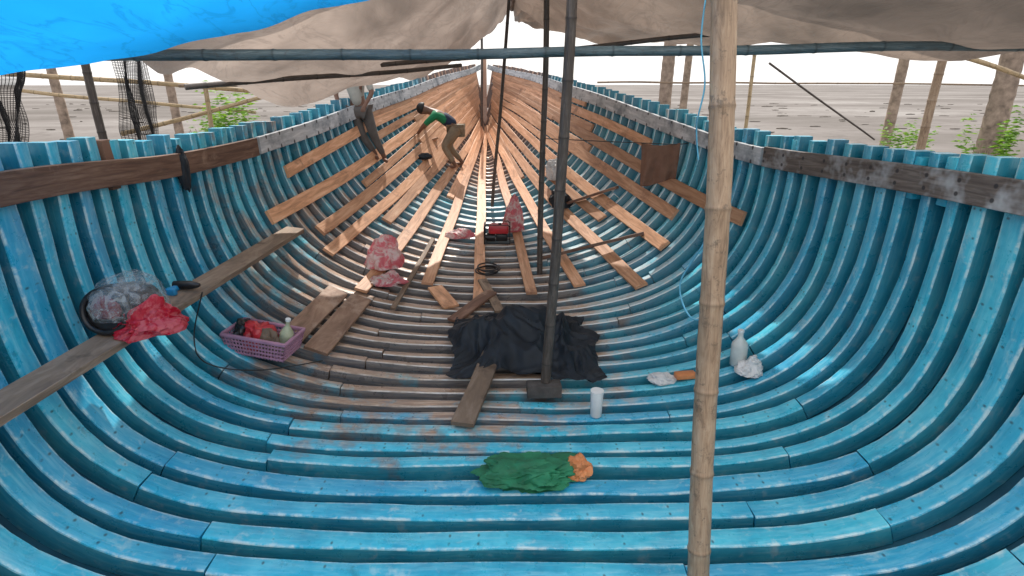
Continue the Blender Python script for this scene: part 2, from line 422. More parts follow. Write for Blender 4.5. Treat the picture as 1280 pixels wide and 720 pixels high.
for A,B in zip(pr,pr[1:]):
    for k in range(4): bm.faces.new((A[k],A[(k+1)%4],B[(k+1)%4],B[k]))
bm.faces.new(pr[0]);bm.faces.new(pr[-1])
mesh_obj("keel",bm,OLDW,HULL)
bm=bmesh.new()
st=[(13.9,-.95),(14.25,-.5),(14.5,.1),(14.62,.45),(14.66,.58)]
pr=[]
for y,z in st:
    pr.append([bm.verts.new(Vector((xc(y)+dx,y+dy,z))) for dx,dy in((-.06,-.10),(.06,-.10),(.06,.22),(-.06,.22))])
for A,B in zip(pr,pr[1:]):
    for k in range(4): bm.faces.new((A[k],A[(k+1)%4],B[(k+1)%4],B[k]))
bm.faces.new(pr[0]);bm.faces.new(pr[-1])
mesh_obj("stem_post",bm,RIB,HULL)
def strake(name,mat,s,kn,w,t=.032,seed=0,lift=.004,cw=1.0):
    bm=bmesh.new(); lay=uvl(bm); rows=[]
    y0,y1=kn[0][0],kn[-1][0]; n=max(3,int((y1-y0)/.16)); Ls=0; last=None
    for i in range(n+1):
        y=y0+(y1-y0)*i/n; g=interp(kn,y); gl=girth(y,s)
        ww=w*(1 if y<10 else max(.6,1-(y-10)*.10)); c=.004
        pc,o,tn=pn(y,s,g)
        wob=noise.noise(Vector((y*.6,seed*3.3,1)))*.026
        ofs=-lift-.018-wob*.3
        prof=[(-ww/2,0),(-ww/2,-t+c),(-ww/2+c,-t),(ww/2-c,-t),(ww/2,-t+c),(ww/2,0)]
        row=[]
        for a,d in prof:
            gg=g+(a+wob)/gl
            if gg<0: p,oo,_=pn(y,-s,-gg)
            else: p,oo,_=pn(y,s,gg)
            row.append(bm.verts.new(p+o*(d+ofs)))
        if last is not None: Ls+=(pc-last).length
        last=pc; rows.append((row,Ls))
    sh=name=="shelf_plank"
    for (A,la),(B,lb) in zip(rows,rows[1:]):
        for k in range(6):
            k2=(k+1)%6; f=bm.faces.new((A[k],A[k2],B[k2],B[k]))
            vs=[prof[k][0],prof[k2][0] if k2 else prof[k][0]+.2]
            for lp,u in zip(f.loops,((la,vs[0]),(la,vs[1]),(lb,vs[1]),(lb,vs[0]))): lp[lay].uv=(u[0]+(0 if sh else seed*2.17),u[1]+(0 if sh else seed*.71))
    bm.faces.new(rows[0][0]); bm.faces.new(rows[-1][0])
    return mesh_obj(name,bm,mat,HULL,30)
s1=strake("shelf_plank",OLDW,-1,[(1.2,.965),(3.5,.955),(5,.95),(6.62,.945)],.20,.05,1); s1["label"]="dark red-brown shelf plank along the rib heads"
strake("shelf_plank",SHELF,-1,[(6.66,.945),(9,.94),(11.5,.93),(14.35,.91)],.19,.05,2)
s1=strake("shelf_plank",SHELFD,1,[(1.2,.965),(4,.958),(5.9,.95)],.20,.05,3); s1["label"]="dark weathered shelf plank with bolt heads"
strake("shelf_plank",SHELF,1,[(5.94,.95),(9.6,.94),(12,.93),(14.35,.91)],.18,.05,4)
planks=[(-1,[(7.1,.84),(8.8,.85),(14.1,.82)],.15),(-1,[(6.3,.75),(9.2,.70),(14.05,.70)],.17),(-1,[(7.1,.63),(10.6,.55),(14.0,.55)],.16),
 (-1,[(6.8,.56),(10.3,.46),(13.9,.42)],.15),(-1,[(8.0,.47),(10.7,.38),(13.6,.30)],.15),(-1,[(6.3,.41),(10.4,.30),(13.2,.20)],.16),
 (-1,[(6.8,.23),(10.6,.18),(13.2,.12)],.15),(-1,[(6.5,.06),(11.6,.06),(13.6,.04)],.15),
 (-1,[(9.0,.78),(12,.76),(14.1,.76)],.12),(-1,[(8.3,.64),(12,.62),(14,.625)],.12),(-1,[(9.8,.51),(13.9,.485)],.12),(-1,[(9.3,.245),(13.2,.16)],.12),(-1,[(8.8,.425),(13.7,.36)],.11),(-1,[(9.4,.895),(14.1,.875)],.12),
 (-1,[(10.6,.663),(14.05,.66)],.10),(-1,[(10.3,.592),(14.0,.59)],.10),(-1,[(10.9,.795),(14.1,.79)],.10),(-1,[(10.4,.735),(14.1,.73)],.10),(-1,[(10.7,.86),(14.1,.85)],.10),(-1,[(11.3,.52),(13.95,.52)],.10),(-1,[(11.0,.47),(13.9,.452)],.10),(-1,[(11.2,.25),(13.4,.23)],.11),
 (1,[(6.6,.11),(11.8,.10),(13.6,.07)],.14),(1,[(6.7,.27),(11.8,.17),(13.4,.14)],.15),(1,[(6.3,.44),(11.4,.27),(13.6,.23)],.16),
 (1,[(6.7,.58),(9.5,.50),(13.8,.39)],.16),(1,[(7.9,.48),(10.5,.38),(13.7,.31)],.14),(1,[(7.0,.68),(10,.62),(13.9,.51)],.16),
 (1,[(6.1,.78),(10,.73),(14.0,.66)],.16),(1,[(8.0,.85),(11,.83),(14.1,.79)],.14),(1,[(9.2,.785),(12.5,.74),(14.05,.72)],.12),(1,[(9.2,.685),(12.4,.61),(14.0,.585)],.12),(1,[(9.6,.57),(13.9,.45)],.12),(1,[(10.0,.24),(13.5,.18)],.12),(1,[(9.7,.90),(14.1,.86)],.12),
 (1,[(10.8,.70),(14.05,.69)],.10),(1,[(10.6,.795),(14.05,.755)],.10),(1,[(11.2,.65),(14.0,.625)],.10),(1,[(10.9,.85),(14.1,.825)],.10),(1,[(10.7,.485),(13.85,.42)],.10),(1,[(10.8,.36),(13.75,.35)],.10),(1,[(11.2,.565),(13.95,.55)],.10)]
for k,(s,kn,w) in enumerate(planks):
    kn=[(kn[0][0]+R.uniform(-.15,.15),kn[0][1])]+kn[1:]
    strake("ceiling_plank",NEWW,s,kn,w,.034,k+10,.004+.002*(k%4))
for (s,yy,h) in((1,3.95,.10),(1,4.25,.07),(-1,4.45,.14),(1,5.6,.05)):
    p,o,t=pn(yy,s,.90); bm=bmesh.new()
    add_box(bm,p+o*.06+Vector((0,0,.24+h*.5)),(.10,.10,.24+h),None,.006)
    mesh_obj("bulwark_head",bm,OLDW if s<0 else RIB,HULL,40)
# ------------------------------------------------------------------ poles and beams
bamboo("bamboo_pole",(1.06,2.4,-2.66),(.90,2.97,1.75),.060,.056,BAM,"thick tan bamboo pole standing on the hull bottom",node=.47,seed=1)
bamboo("bamboo_pole",(.33,4.66,-2.62),(.43,4.22,1.3),.047,.036,BAMD,"dark weathered pole propped on a wooden block in the hull",node=.41,seed=2)
bamboo("bamboo_pole",(.38,7.2,-2.45),(.38,6.88,1.2),.038,.032,BAMD,"slim dark pole standing among the ceiling planks",node=.37,seed=3)
bamboo("bamboo_pole",(-.33,9.25,-1.92),(-.02,8.55,1.3),.027,.023,BAMD,"thin leaning brown pole near the bow",node=.33,seed=4)
bamboo("bamboo_pole",(-.68,13.2,-.9),(-.66,13.4,1.9),.03,.025,BAMD,"thin upright pole in the bow beside the stem",node=.33,seed=5)
bamboo("bamboo_beam",(-3.0,4.42,.20),(4.6,4.50,.26),.041,.032,BAMG,"long grey-green bamboo beam lashed across the poles","bamboo beam",node=.5,bend=-.05,seed=6)
bamboo("bamboo_beam",(-3.3,6.0,-.03),(-.7,8.3,.24),.030,.026,BAMD,"dark bamboo beam along the edge of the grey tarpaulin","bamboo beam",node=.4,seed=7)
bamboo("bamboo_beam",(-1.6,7.4,.22),(2.3,6.5,.50),.028,.024,BAMD,"thin slanting bamboo beam holding up the brown tarpaulin","bamboo beam",node=.4,seed=8)
bamboo("bamboo_beam",(.05,4.2,1.42),(.0,11.3,1.28),.045,.04,BAMD,"ridge bamboo carrying the tarpaulin roof","bamboo beam",node=.4,seed=9)
# ------------------------------------------------------------------ tarpaulins
def tarp(name,edge,ridge,mat,label,nu=110,nv=70,sag=.12,wr=.03,seed=0,scal=0,nsc=4):
    def poly(P,t):
        n=len(P)-1; ts=[0]
        for a,b in zip(P,P[1:]): ts.append(ts[-1]+(Vector(b)-Vector(a)).length)
        T=t*ts[-1]
        return Vector([interp([(ts[i],P[i][c]) for i in range(n+1)],T) for c in range(3)])
    bm=bmesh.new(); rows=[]
    for i in range(nu+1):
        row=[]; u=i/nu; E=poly(edge,u); Rg=poly(ridge,u)
        for j in range(nv+1):
            v=j/nv; p=E.lerp(Rg,v)
            z=-sag*math.sin(math.pi*v)*(.5+.5*math.sin(u*math.pi))-wr*.6
            ed=(1-v)**2
            cs=.5-.5*math.cos(2*math.pi*nsc*u)
            z-=scal*ed*cs
            f1=noise.noise(Vector((u*11+noise.noise(Vector((u*3,v*2,seed)))*.8,v*.9,seed)))
            f2=rdg(Vector((u*3+v*4,v*1.3-u*2,seed+4)))
            f3=rdg(Vector((u*16+noise.noise(Vector((u*5,v*4,seed)))*1.5,v*2.5,seed+9)))
            z+=wr*(1.9*f1*(.5+.7*(1-v))+.7*f2+.28*f3)+wr*.9*noise.noise(p*.9+Vector((seed,0,0)))+wr*.14*noise.noise(p*5)
            row.append(bm.verts.new(p+Vector((wr*.8*f1*(1-v),wr*.6*f2,z))))
        rows.append(row)
    for i in range(nu):
        for j in range(nv): bm.faces.new((rows[i][j],rows[i+1][j],rows[i+1][j+1],rows[i][j+1]))
    return recentre(mesh_obj(name,bm,mat,None,180,label=label,category="tarpaulin"))
tarp("tarpaulin",[(-2.85,3.9,.27),(-2.79,4.7,.24),(-3.0,6.3,.0),(-2.9,7.0,-.12),(-2.25,7.8,-.06),(-1.15,9.3,.24),(-.72,10.4,.68),(-.25,11.2,1.22)],
     [(-.1,4.3,1.42),(-.05,5,1.40),(0,6,1.38),(0,8,1.34),(0,9.5,1.3),(-.02,11.3,1.28)],TGREY,"grey-brown translucent tarpaulin slung over the hull like a tent",seed=3,sag=.18,wr=.085,scal=.09,nsc=5)
tarp("tarpaulin",[(4.9,2.6,.33),(4.0,4.55,.24),(2.48,6.5,.43),(2.0,8,.56),(.85,9.9,.84),(.10,11.2,1.24)],
     [(.1,4.3,1.42),(.05,5,1.40),(0.02,6,1.38),(0.02,8,1.34),(0.02,9.5,1.3),(.02,11.3,1.28)],TBRN,"brown translucent tarpaulin stretched over the hull",seed=8,sag=.22,wr=.085,scal=.11,nsc=5)
tarp("tarpaulin",[(-4.6,3.0,-.06),(-2.98,3.5,.05),(-2.31,3.9,.19),(-.98,4.2,.53),(-.3,4.3,.78)],
     [(-5.0,1.6,.9),(-3.2,1.5,1.1),(-2.3,1.4,1.2),(-1.0,1.4,1.4),(-.3,1.4,1.6)],TBLUE,"bright blue tarpaulin over the grey one, lit from above",seed=14,sag=.12,wr=.022,nu=70,nv=50)
tarp("tarpaulin",[(-4.8,-3.5,1.5),(-4.8,6.3,1.35)],[(5.6,-3.5,1.7),(5.6,6.3,1.55)],TWHT,"unseen pale tarpaulin added overhead to soften light in the hull",seed=20,sag=-.5,wr=.03,nu=30,nv=40)  # added out of view: spreads the sun softly and blocks direct patches
# ------------------------------------------------------------------ ground
m,nt,b=newmat("beach_mud"); tc=N(nt,'ShaderNodeTexCoord'); P=tc.outputs['Object']
c=ramp(nt,noi(nt,mapping(nt,P,(.03,.05,1)),1.0,9,.65,.3),[(.36,(.15,.135,.12)),(.5,(.21,.19,.175)),(.66,(.31,.29,.27))])
c=mixc(nt,ramp(nt,noi(nt,P,.5,9,.8),[(.52,0),(.66,.5)]),c,(.11,.095,.085))
L(nt,c,b.inputs['Base Color']); b.inputs['Roughness'].default_value=.95; b.inputs['Specular IOR Level'].default_value=.15
bump(nt,b,noi(nt,P,1.2,8,.75),.35,.08); GROUND=m
bm=bmesh.new()
GZ=-3.25
xs=[-1500,-500,-150,-60,-30]+[i*2 for i in range(-14,15)]+[30,60,150,500,1500]
ys=[-200,-40,-10]+[i*2 for i in range(-4,40)]+[90,120,200,400,900,3000]
g=[[bm.verts.new((x,y,GZ+(noise.noise(Vector((x*.2,y*.2,0)))*.12 if abs(x)<60 and 0<y<120 else 0))) for x in xs] for y in ys]
for j in range(len(ys)-1):
    for k in range(len(xs)-1): bm.faces.new((g[j][k],g[j][k+1],g[j+1][k+1],g[j+1][k]))
gr=mesh_obj("ground",bm,GROUND,None,180,kind="structure",label="dark muddy tidal beach stretching to the horizon",category="ground")
bm=bmesh.new(); rr=random.Random(77)
for k in range(300):
    d=rr.uniform(18,110); x=rr.uniform(-1.1,1.2)*d
    s=rr.uniform(.03,.10)*(1+d/70); M=Matrix.Translation((x,d,GZ+.03))@Matrix.Rotation(rr.uniform(-.5,.5),4,'Z')@Matrix.Diagonal((s*rr.uniform(2,6),s,s*rr.uniform(.3,.8),1))
    bmesh.ops.create_icosphere(bm,subdivisions=1,radius=1,matrix=M)
mesh_obj("beach_debris",bm,simple("debris_brown",(.14,.12,.10),.9,.6,2),None,None,kind="stuff",label="stones and driftwood scattered over the mud",category="debris")
# ------------------------------------------------------------------ background things
BARK=simple("palm_bark",(.36,.27,.21),.85,.5,6,bs=.6)
m,nt,b=newmat("leaf_green"); inf=N(nt,'ShaderNodeTexCoord').outputs['Object']
L(nt,ramp(nt,noi(nt,inf,2.5,4),[(.3,(.07,.18,.02)),(.6,(.20,.40,.05)),(.8,(.38,.52,.12))]),b.inputs['Base Color']); b.inputs['Roughness'].default_value=.5
t=N(nt,'ShaderNodeBsdfTranslucent'); t.inputs[0].default_value=(.30,.50,.05,1); ms=N(nt,'ShaderNodeMixShader'); ms.inputs[0].default_value=.35
L(nt,b.outputs[0],ms.inputs[1]); L(nt,t.outputs[0],ms.inputs[2]); L(nt,ms.outputs[0],nt.nodes['Material Output'].inputs[0])
LEAF=m
def palm(x,y,r,h,label,seed):
    rr=random.Random(seed); e=thing("palm_tree",label,"palm tree",(x,y,GZ),"palm trunks around the boat")
    bm=bmesh.new(); path=[];rad=[]; n=int(h/.12)
    for i in range(n+1):
        z=h*i/n; t=i/n
        path.append(Vector((.03*math.sin(z*.7+seed),.01*z,z)))
        rad.append(r*(1.15-.35*t)*(1+.05*(i%2)+rr.uniform(-.02,.02))+(.1*r*math.exp(-z*2)))
    add_tube(bm,path,rad,14); mesh_obj("trunk",bm,BARK,e,60)
    top=path[-1]; bm=bmesh.new()
    for k in range(15):
        az=k*2.399+rr.random(); el=rr.uniform(-.1,1.1); Lf=rr.uniform(2.2,3.0); pr=None
        d=Vector((math.cos(az),math.sin(az),0))
        for q in range(26):
            t=q/25; p=top+d*Lf*t*math.cos(el*.6)+Vector((0,0,Lf*(math.sin(el)*t-1.05*t*t)))
            sd=Vector((-d.y,d.x,0)); wl=.55*math.sin(math.pi*min(1,t*.9+.12))
            if pr:
                for sg in(-1,1):
                    a=bm.verts.new(p); b2=bm.verts.new(pr); tip=bm.verts.new(p+sd*sg*wl+d*.25+Vector((0,0,-.25*rr.random()-.1)))
                    bm.faces.new((a,b2,tip))
            pr=p
    mesh_obj("crown",bm,LEAF,e)
palm(-12.9,16.8,.12,7.5,"slim coconut palm trunk standing on the mud",1)
palm(-9.7,16.9,.11,8.0,"slim grey coconut palm trunk behind a bamboo rail",2)
palm(4.15,15.9,.16,8.5,"thick grey coconut palm trunk behind the bow",3)
palm(5.55,19.0,.11,8.0,"slim coconut palm trunk behind the bow",4)
palm(10.9,16.8,.13,9.0,"tall straight coconut palm trunk beside a shrub",5)
palm(10.35,12.5,.21,8.0,"thick brown coconut palm trunk with rough bark",6)
for (p0,p1,r,mt,lb,nm,sd) in [((-5.9,8.4,GZ),(-5.95,8.4,.55),.06,BAMD,"dark wooden post beside black netting","wooden_post",21),
 ((-4.95,9.4,GZ),(-4.85,9.4,.0),.038,BAMY,"short yellow bamboo post outside the hull","bamboo_post",22),
 ((6.7,9.4,GZ),(6.70,9.4,1.3),.07,BAM,"brown wooden post outside the hull","wooden_post",23),
 ((5.05,12.6,GZ),(5.05,12.6,.6),.04,BAMY,"thin pale bamboo post on the beach","bamboo_post",24)]:
    bamboo(nm,p0,p1,r,r*.9,mt,lb,"post",seed=sd,node=.4)
for (p0,p1,r,mt,lb,sd) in [((-8.6,9.5,.20),(-4.0,9.65,-.11),.04,BAMY,"long pale bamboo rail resting against the posts",31),
 ((-6.2,9.2,-.74),(-4.0,9.55,-.20),.035,BAMY,"sloping bamboo rail outside the hull",32),
 ((-5.2,9.3,-.02),(-2.6,9.7,-.03),.028,BAM,"thin bamboo rail near the tarpaulin edge",33),
 ((3.85,9.0,.30),(5.9,9.4,-.86),.016,BAMD,"thin dark bracing stick outside the hull",34),
 ((6.3,8.6,.40),(7.6,8.8,.06),.035,BAMY,"pale bamboo prop under the tarpaulin corner",35),
 ((-9.5,11.5,-.12),(-5.2,11.9,-.55),.035,BAMY,"pale bamboo rail low over the beach",37),
 ((1.8,12.6,.04),(11.5,12.9,-.02),.02,BAM,"long thin bamboo rail tied between posts",36)]:
    bamboo("bamboo_rail",p0,p1,r,r*.85,mt,lb,"bamboo rail",seed=sd,node=.45)
NET=simple("black_netting",(.012,.012,.014),.8,.2)
def net(x0,x1,y,z0,z1,lb,seed):
    bm=bmesh.new(); st_=.018; nu=int((x1-x0)/st_); nv=int((z1-z0)/st_); rows=[]
    for i in range(nu+1):
        rows.append([])
        for j in range(nv+1):
            x=x0+(x1-x0)*i/nu; z=z0+(z1-z0)*j/nv
            t=1-.35*abs(math.sin(j/nv*2.5+seed))
            xm=(x0+x1)/2
            rows[-1].append(bm.verts.new((xm+(x-xm)*t+noise.noise(Vector((x*3,z*2,seed)))*.07,y+.25*noise.noise(Vector((x*4,z*1.5,seed+3)))+.12*math.sin(x*18),z+.04*noise.noise(Vector((x*5,z*5,seed))))))
    for i in range(nu):
        for j in range(nv): bm.faces.new((rows[i][j],rows[i+1][j],rows[i+1][j+1],rows[i][j+1]))
    o=mesh_obj("fishing_net",bm,NET,None,None,label=lb,category="net"); recentre(o)
    w=o.modifiers.new("w",'WIREFRAME'); w.thickness=.0115; w.use_even_offset=False
net(-7.3,-5.95,7.4,-.95,.34,"black netting hung from a bamboo rail",1)
net(-5.6,-4.95,8.3,-.95,.38,"bunched black netting hanging beside a post",5)
def shrub(x,y,z,r,h,lb,seed,n=420):
    rr=random.Random(seed); bm=bmesh.new()
    for k in range(7):
        a=rr.random()*6.28; tip=Vector((math.cos(a)*r*.6,math.sin(a)*r*.6,h*.8))
        add_tube(bm,[Vector((0,0,0)),tip*.5+Vector((0,0,.1)),tip],[.02,.014,.006],5,mi=1)
    cl=[Vector((rr.gauss(0,r*.45),rr.gauss(0,r*.45),h*(.35+.6*rr.random()))) for _ in range(16)]
    for k in range(n):
        c=rr.choice(cl)+Vector((rr.gauss(0,r*.16),rr.gauss(0,r*.16),rr.gauss(0,h*.08)))
        M=Matrix.Rotation(rr.random()*6.28,3,'Z')@Matrix.Rotation(rr.uniform(-.9,.9),3,'X')
        s=rr.uniform(.04,.09)
        bm.faces.new([bm.verts.new(c+M@Vector(q)*s) for q in((-1,0,0),(0,-.42,.12),(1.1,0,0),(0,.42,.12))])
    o=mesh_obj("shrub",bm,[LEAF,BARK],None,None,label=lb,category="shrub"); o.location=(x,y,z)
shrub(-5.6,11.0,GZ,.85,3.05,"bright green leafy shrub behind the bamboo rails",1,2200)
shrub(9.2,13.4,GZ,.6,2.2,"low leafy green shrub at the foot of a palm",2,1200)
shrub(9.5,11.4,GZ,.45,2.65,"tall leafy green shrub beside a thick palm trunk",3,1000)
# ------------------------------------------------------------------ things lying in the hull
b0=pt(1.9,-1,.735,-.16); b1=pt(6.55,-1,.675,-.12)
board("staging_plank",b0,b1,(.12,0,1),.21,.05,GREYW,"long heavy staging plank laid along the side of the hull","plank",3)
bd=(b1-b0).normalized()
def onbench(y,h=0): return b0+bd*((y-b0.y)/bd.y)+Vector((0,0,.052+h))
BLACK=simple("black_plastic",(.012,.012,.014),.35,.2)
def mat_bag(name,a,b_,th,rough=.3,tr=.35):
    m,nt,b=newmat(name); P=N(nt,'ShaderNodeTexCoord').outputs['Object']
    c=ramp(nt,noi(nt,P,7,6,.7,.8),[(th-.06,a),(th+.06,b_)]); L(nt,c,b.inputs['Base Color']); b.inputs['Roughness'].default_value=rough
    bump(nt,b,noi(nt,P,14,5,.6,1.2),.6,.03)
    t=N(nt,'ShaderNodeBsdfTranslucent'); L(nt,c,t.inputs[0]); ms=N(nt,'ShaderNodeMixShader'); ms.inputs[0].default_value=tr
    L(nt,b.outputs[0],ms.inputs[1]); L(nt,t.outputs[0],ms.inputs[2]); L(nt,ms.outputs[0],nt.nodes['Material Output'].inputs[0]); return m
PINKP=mat_bag("pink_white_plastic_bag",(.80,.70,.68),(.72,.20,.24),.5)
REDP=mat_bag("red_plastic_bag",(.62,.02,.05),(.74,.14,.17),.5,.15,.4)
WHITEB=mat_bag("white_plastic_bag",(.80,.80,.80),(.62,.63,.64),.5,.4,.2)
m,nt,b=newmat("clear_plastic_wrap"); P=N(nt,'ShaderNodeTexCoord').outputs['Object']
b.inputs['Base Color'].default_value=(.50,.55,.57,1); b.inputs['Roughness'].default_value=.10; b.inputs['Specular IOR Level'].default_value=1.0
wn=noi(nt,P,11,4,.6,1.5); bump(nt,b,wn,.9,.04)
tb=N(nt,'ShaderNodeBsdfTransparent'); ms=N(nt,'ShaderNodeMixShader'); L(nt,ramp(nt,wn,[(.42,.55),(.56,.86)]),ms.inputs[0])
L(nt,b.outputs[0],ms.inputs[1]); L(nt,tb.outputs[0],ms.inputs[2]); L(nt,ms.outputs[0],nt.nodes['Material Output'].inputs[0]); CLEAR=m
DRED=simple("dark_red_paint",(.16,.015,.02),.4,.3)
REDM=simple("red_engine_paint",(.50,.03,.04),.35,.25)
WHITE=simple("white_plastic",(.72,.74,.74),.4,.08)
c=onbench(3.62); e=thing("wrapped_machine","round black machine wrapped in plastic sheet on the staging plank","machine",c)
def ring(bm,c,R0,r,ax,n=28,mi=0):
    ax=Vector(ax).normalized(); a=ax.orthogonal().normalized(); b_=ax.cross(a)
    pts=[Vector(c)+(a*math.cos(6.2832*k/n)+b_*math.sin(6.2832*k/n))*R0 for k in range(n)]
    rings=[]
    for k in range(n):
        d=(pts[(k+1)%n]-pts[k-1]).normalized(); s=d.cross(ax)
        rings.append([bm.verts.new(pts[k]+(ax*math.cos(6.2832*q/8)+s*math.sin(6.2832*q/8))*r) for q in range(8)])
    for k in range(n):
        for q in range(8):
            f=bm.faces.new((rings[k][q],rings[k][(q+1)%8],rings[(k+1)%n][(q+1)%8],rings[(k+1)%n][q])); f.material_index=mi
axv=Vector((.10,-.95,.28)).normalized(); cc=Vector((-.02,-.15,.17))
bm=bmesh.new(); ring(bm,cc,.145,.02,axv)
add_tube(bm,[cc-axv*.46,cc-axv*.40,cc-axv*.10,cc-axv*.02],[.15,.185,.180,.145],28)
mesh_obj("drum",bm,BLACK,e,50)
bm=bmesh.new(); crumple(bm,cc-axv*.01,(.09,.03,.09),.2,2,3,3); mesh_obj("inner_filter",bm,DRED,e,50)
bm=bmesh.new(); crumple(bm,(.01,.07,.155),(.205,.29,.195),.09,2.0,2,5,rot=Matrix.Rotation(.1,3,'Z')@Matrix.Rotation(-.2,3,'X')); mesh_obj("plastic_wrap",bm,CLEAR,e,30)
bm=bmesh.new(); crumple(bm,(0,0,0),(.18,.12,.12),.30,1.8,5,5,rot=Matrix.Rotation(.5,3,'Z'),fn=limp)
o=recentre(mesh_obj("plastic_bag",bm,REDP,None,30,label="crumpled red plastic bag lying on the staging plank",category="bag")); o.location=onbench(3.62)+Vector((.21,-.08,-.02))
e=thing("power_drill","small drill with a blue handle on the staging plank","power tool",onbench(4.35))
bm=bmesh.new(); add_tube(bm,[Vector((-.11,0,.045)),Vector((.02,0,.045)),Vector((.07,0,.045)),Vector((.10,0,.045))],[.035,.037,.026,.014],14); mesh_obj("motor_body",bm,BLACK,e,50)
BLUEP=simple("blue_plastic",(.02,.25,.50),.4,.2)
bm=bmesh.new(); add_box(bm,(-.09,-.06,.03),(.045,.13,.045),Matrix.Rotation(-.3,3,'Z'),.012); add_box(bm,(-.07,-.12,.03),(.08,.05,.06),None,.01); mesh_obj("handle",bm,BLUEP,e,50)
PURP=simple("purple_plastic",(.42,.22,.32),.45,.15)
bc=pt(4.85,-1,.515,-.05); e=thing("plastic_basket","purple-pink plastic basket full of tools sitting on the ribs","basket",bc); e.rotation_euler=(0,math.radians(7),math.radians(-8))
bm=bmesh.new(); W,D,H=.58,.34,.20
add_box(bm,(0,0,.012),(W-.06,D-.06,.02))
for sg in(-1,1):
    for z in(.03,.07,.11,.15): 
        k=1+.12*(z/H)-.06
        add_box(bm,(0,sg*D/2*k,z),(W*k,.010,.014)); add_box(bm,(sg*W/2*k,0,z),(.010,D*k,.014))
    n=19
    for q in range(n+1):
        x=-W/2+W*q/n; add_tube(bm,[Vector((x*.94,sg*D/2*.94,.01)),Vector((x*1.06,sg*D/2*1.06,H-.02))],[.006,.006],5)
    n=11
    for q in range(n+1):
        x=-D/2+D*q/n; add_tube(bm,[Vector((sg*W/2*.94,x*.94,.01)),Vector((sg*W/2*1.06,x*1.06,H-.02))],[.006,.006],5)
    add_box(bm,(0,sg*D/2*1.07,H),(W*1.1,.03,.035),None,.008); add_box(bm,(sg*W/2*1.07,0,H),(.03,D*1.02,.034),None,.008)
mesh_obj("basket_body",bm,PURP,e,40)
def inb(x,y,z): return e.matrix_basis@Vector((x,y,z))
bpy.context.view_layer.update()
GLASS=simple("cloudy_bottle",(.42,.44,.30),.15,.3)
def bottle(name,loc,r,h,mat,capm,lb,rot=(0,0,0)):
    q=thing(name,lb,"bottle",loc); q.rotation_euler=rot
    bm=bmesh.new(); pr=[(0,.9),(.02,1),(.55,1),(.62,.94),(.72,.6),(.80,.34),(.90,.32),(.93,.36),(.95,.32)]
    add_tube(bm,[Vector((0,0,h*a)) for a,_ in pr],[r*b_ for _,b_ in pr],20); mesh_obj("bottle_body",bm,mat,q,50)
    bm=bmesh.new(); add_tube(bm,[Vector((0,0,h*.94)),Vector((0,0,h*.95)),Vector((0,0,h))],[r*.4,r*.42,r*.38],16); mesh_obj("cap",bm,capm,q,50)
bottle("bottle",inb(.21,.0,.03),.062,.37,GLASS,WHITE,"cloudy greenish bottle standing in the plastic basket",(.1,.25,0))
def blob(name,loc,size,amp,fr,seed,mat,lb,cat,sm=28,flat=True,sub=5,fn=None):
    bm=bmesh.new(); crumple(bm,(0,0,0),size,amp,fr,seed,sub,flat,fn=fn)
    o=recentre(mesh_obj(name,bm,mat,None,sm,label=lb,category=cat)); o.location=loc; return o
blob("rag",inb(-.05,0,.03),(.13,.11,.14),.3,1.9,9,REDM,"crumpled red rag inside the plastic basket","rag",sub=4)
blob("rag",inb(-.18,.02,.03),(.09,.12,.13),.3,1.9,12,BLACK,"dark cloth bundle inside the plastic basket","rag",sub=4)
blob("rag",inb(.09,-.07,.03),(.09,.06,.13),.3,1.9,13,GREYW,"brown cloth inside the plastic basket","rag",sub=4)
def up3(y,s,g): return -pn(y,s,g)[1]
GRP="loose boards lying in the hull"
for a in [(pt(5.15,-1,.49,-.03),pt(6.2,-1,.465,-.03),up3(5.7,-1,.48),.24,.035,MIDW,"wide brown board lying across the ribs",5),
 (pt(5.1,-1,.425,-.03),pt(6.2,-1,.395,-.045),up3(5.7,-1,.41),.25,.035,MIDW,"wide red-brown board lying next to a similar one",8),
 (pt(5.2,-1,.025,-.12),pt(4.1,-1,.085,-.03),(0,0,1),.20,.04,GREYW,"short brown board leaning down from the dark cover",9),
 (pt(6.1,-1,.30,-.05),pt(7.9,-1,.26,-.05),up3(7,-1,.3),.06,.03,GREYW,"narrow pale batten lying between ceiling planks",12),
 (pt(7.4,1,.17,-.065),pt(7.1,1,.56,-.065),(0,.2,1),.10,.04,OLDW,"dark board lying crosswise over the ceiling planks",13),
 (pt(8.6,1,.35,-.065),pt(8.1,1,.62,-.065),(-.3,.2,1),.09,.04,OLDW,"narrow dark board lying crosswise over planks",14),
 (pt(6.6,-1,.02,-.065),pt(6.0,-1,.13,-.02),(0,0,1),.16,.035,OLDW,"short offcut board beside the dark cover",15),
 (pt(6.3,-1,.14,-.02),pt(6.7,-1,.20,-.05),(0,0,1),.20,.03,NEWW,"square fresh offcut lying on the ribs",16),
 (pt(6.9,-1,.05,-.065),pt(6.2,-1,.0,-.03),(0,0,1),.12,.03,GREYW,"short grey offcut lying on the floor timbers",17)]:
    board("loose_board",*a[:6],a[6],"board",a[7],GRP)
DARKC=simple("dark_tarpaulin_cloth",(.012,.018,.026),.62,.35,5,bs=.3,spec=.35)
bm=bmesh.new(); rows=[]; nu,nv=130,100
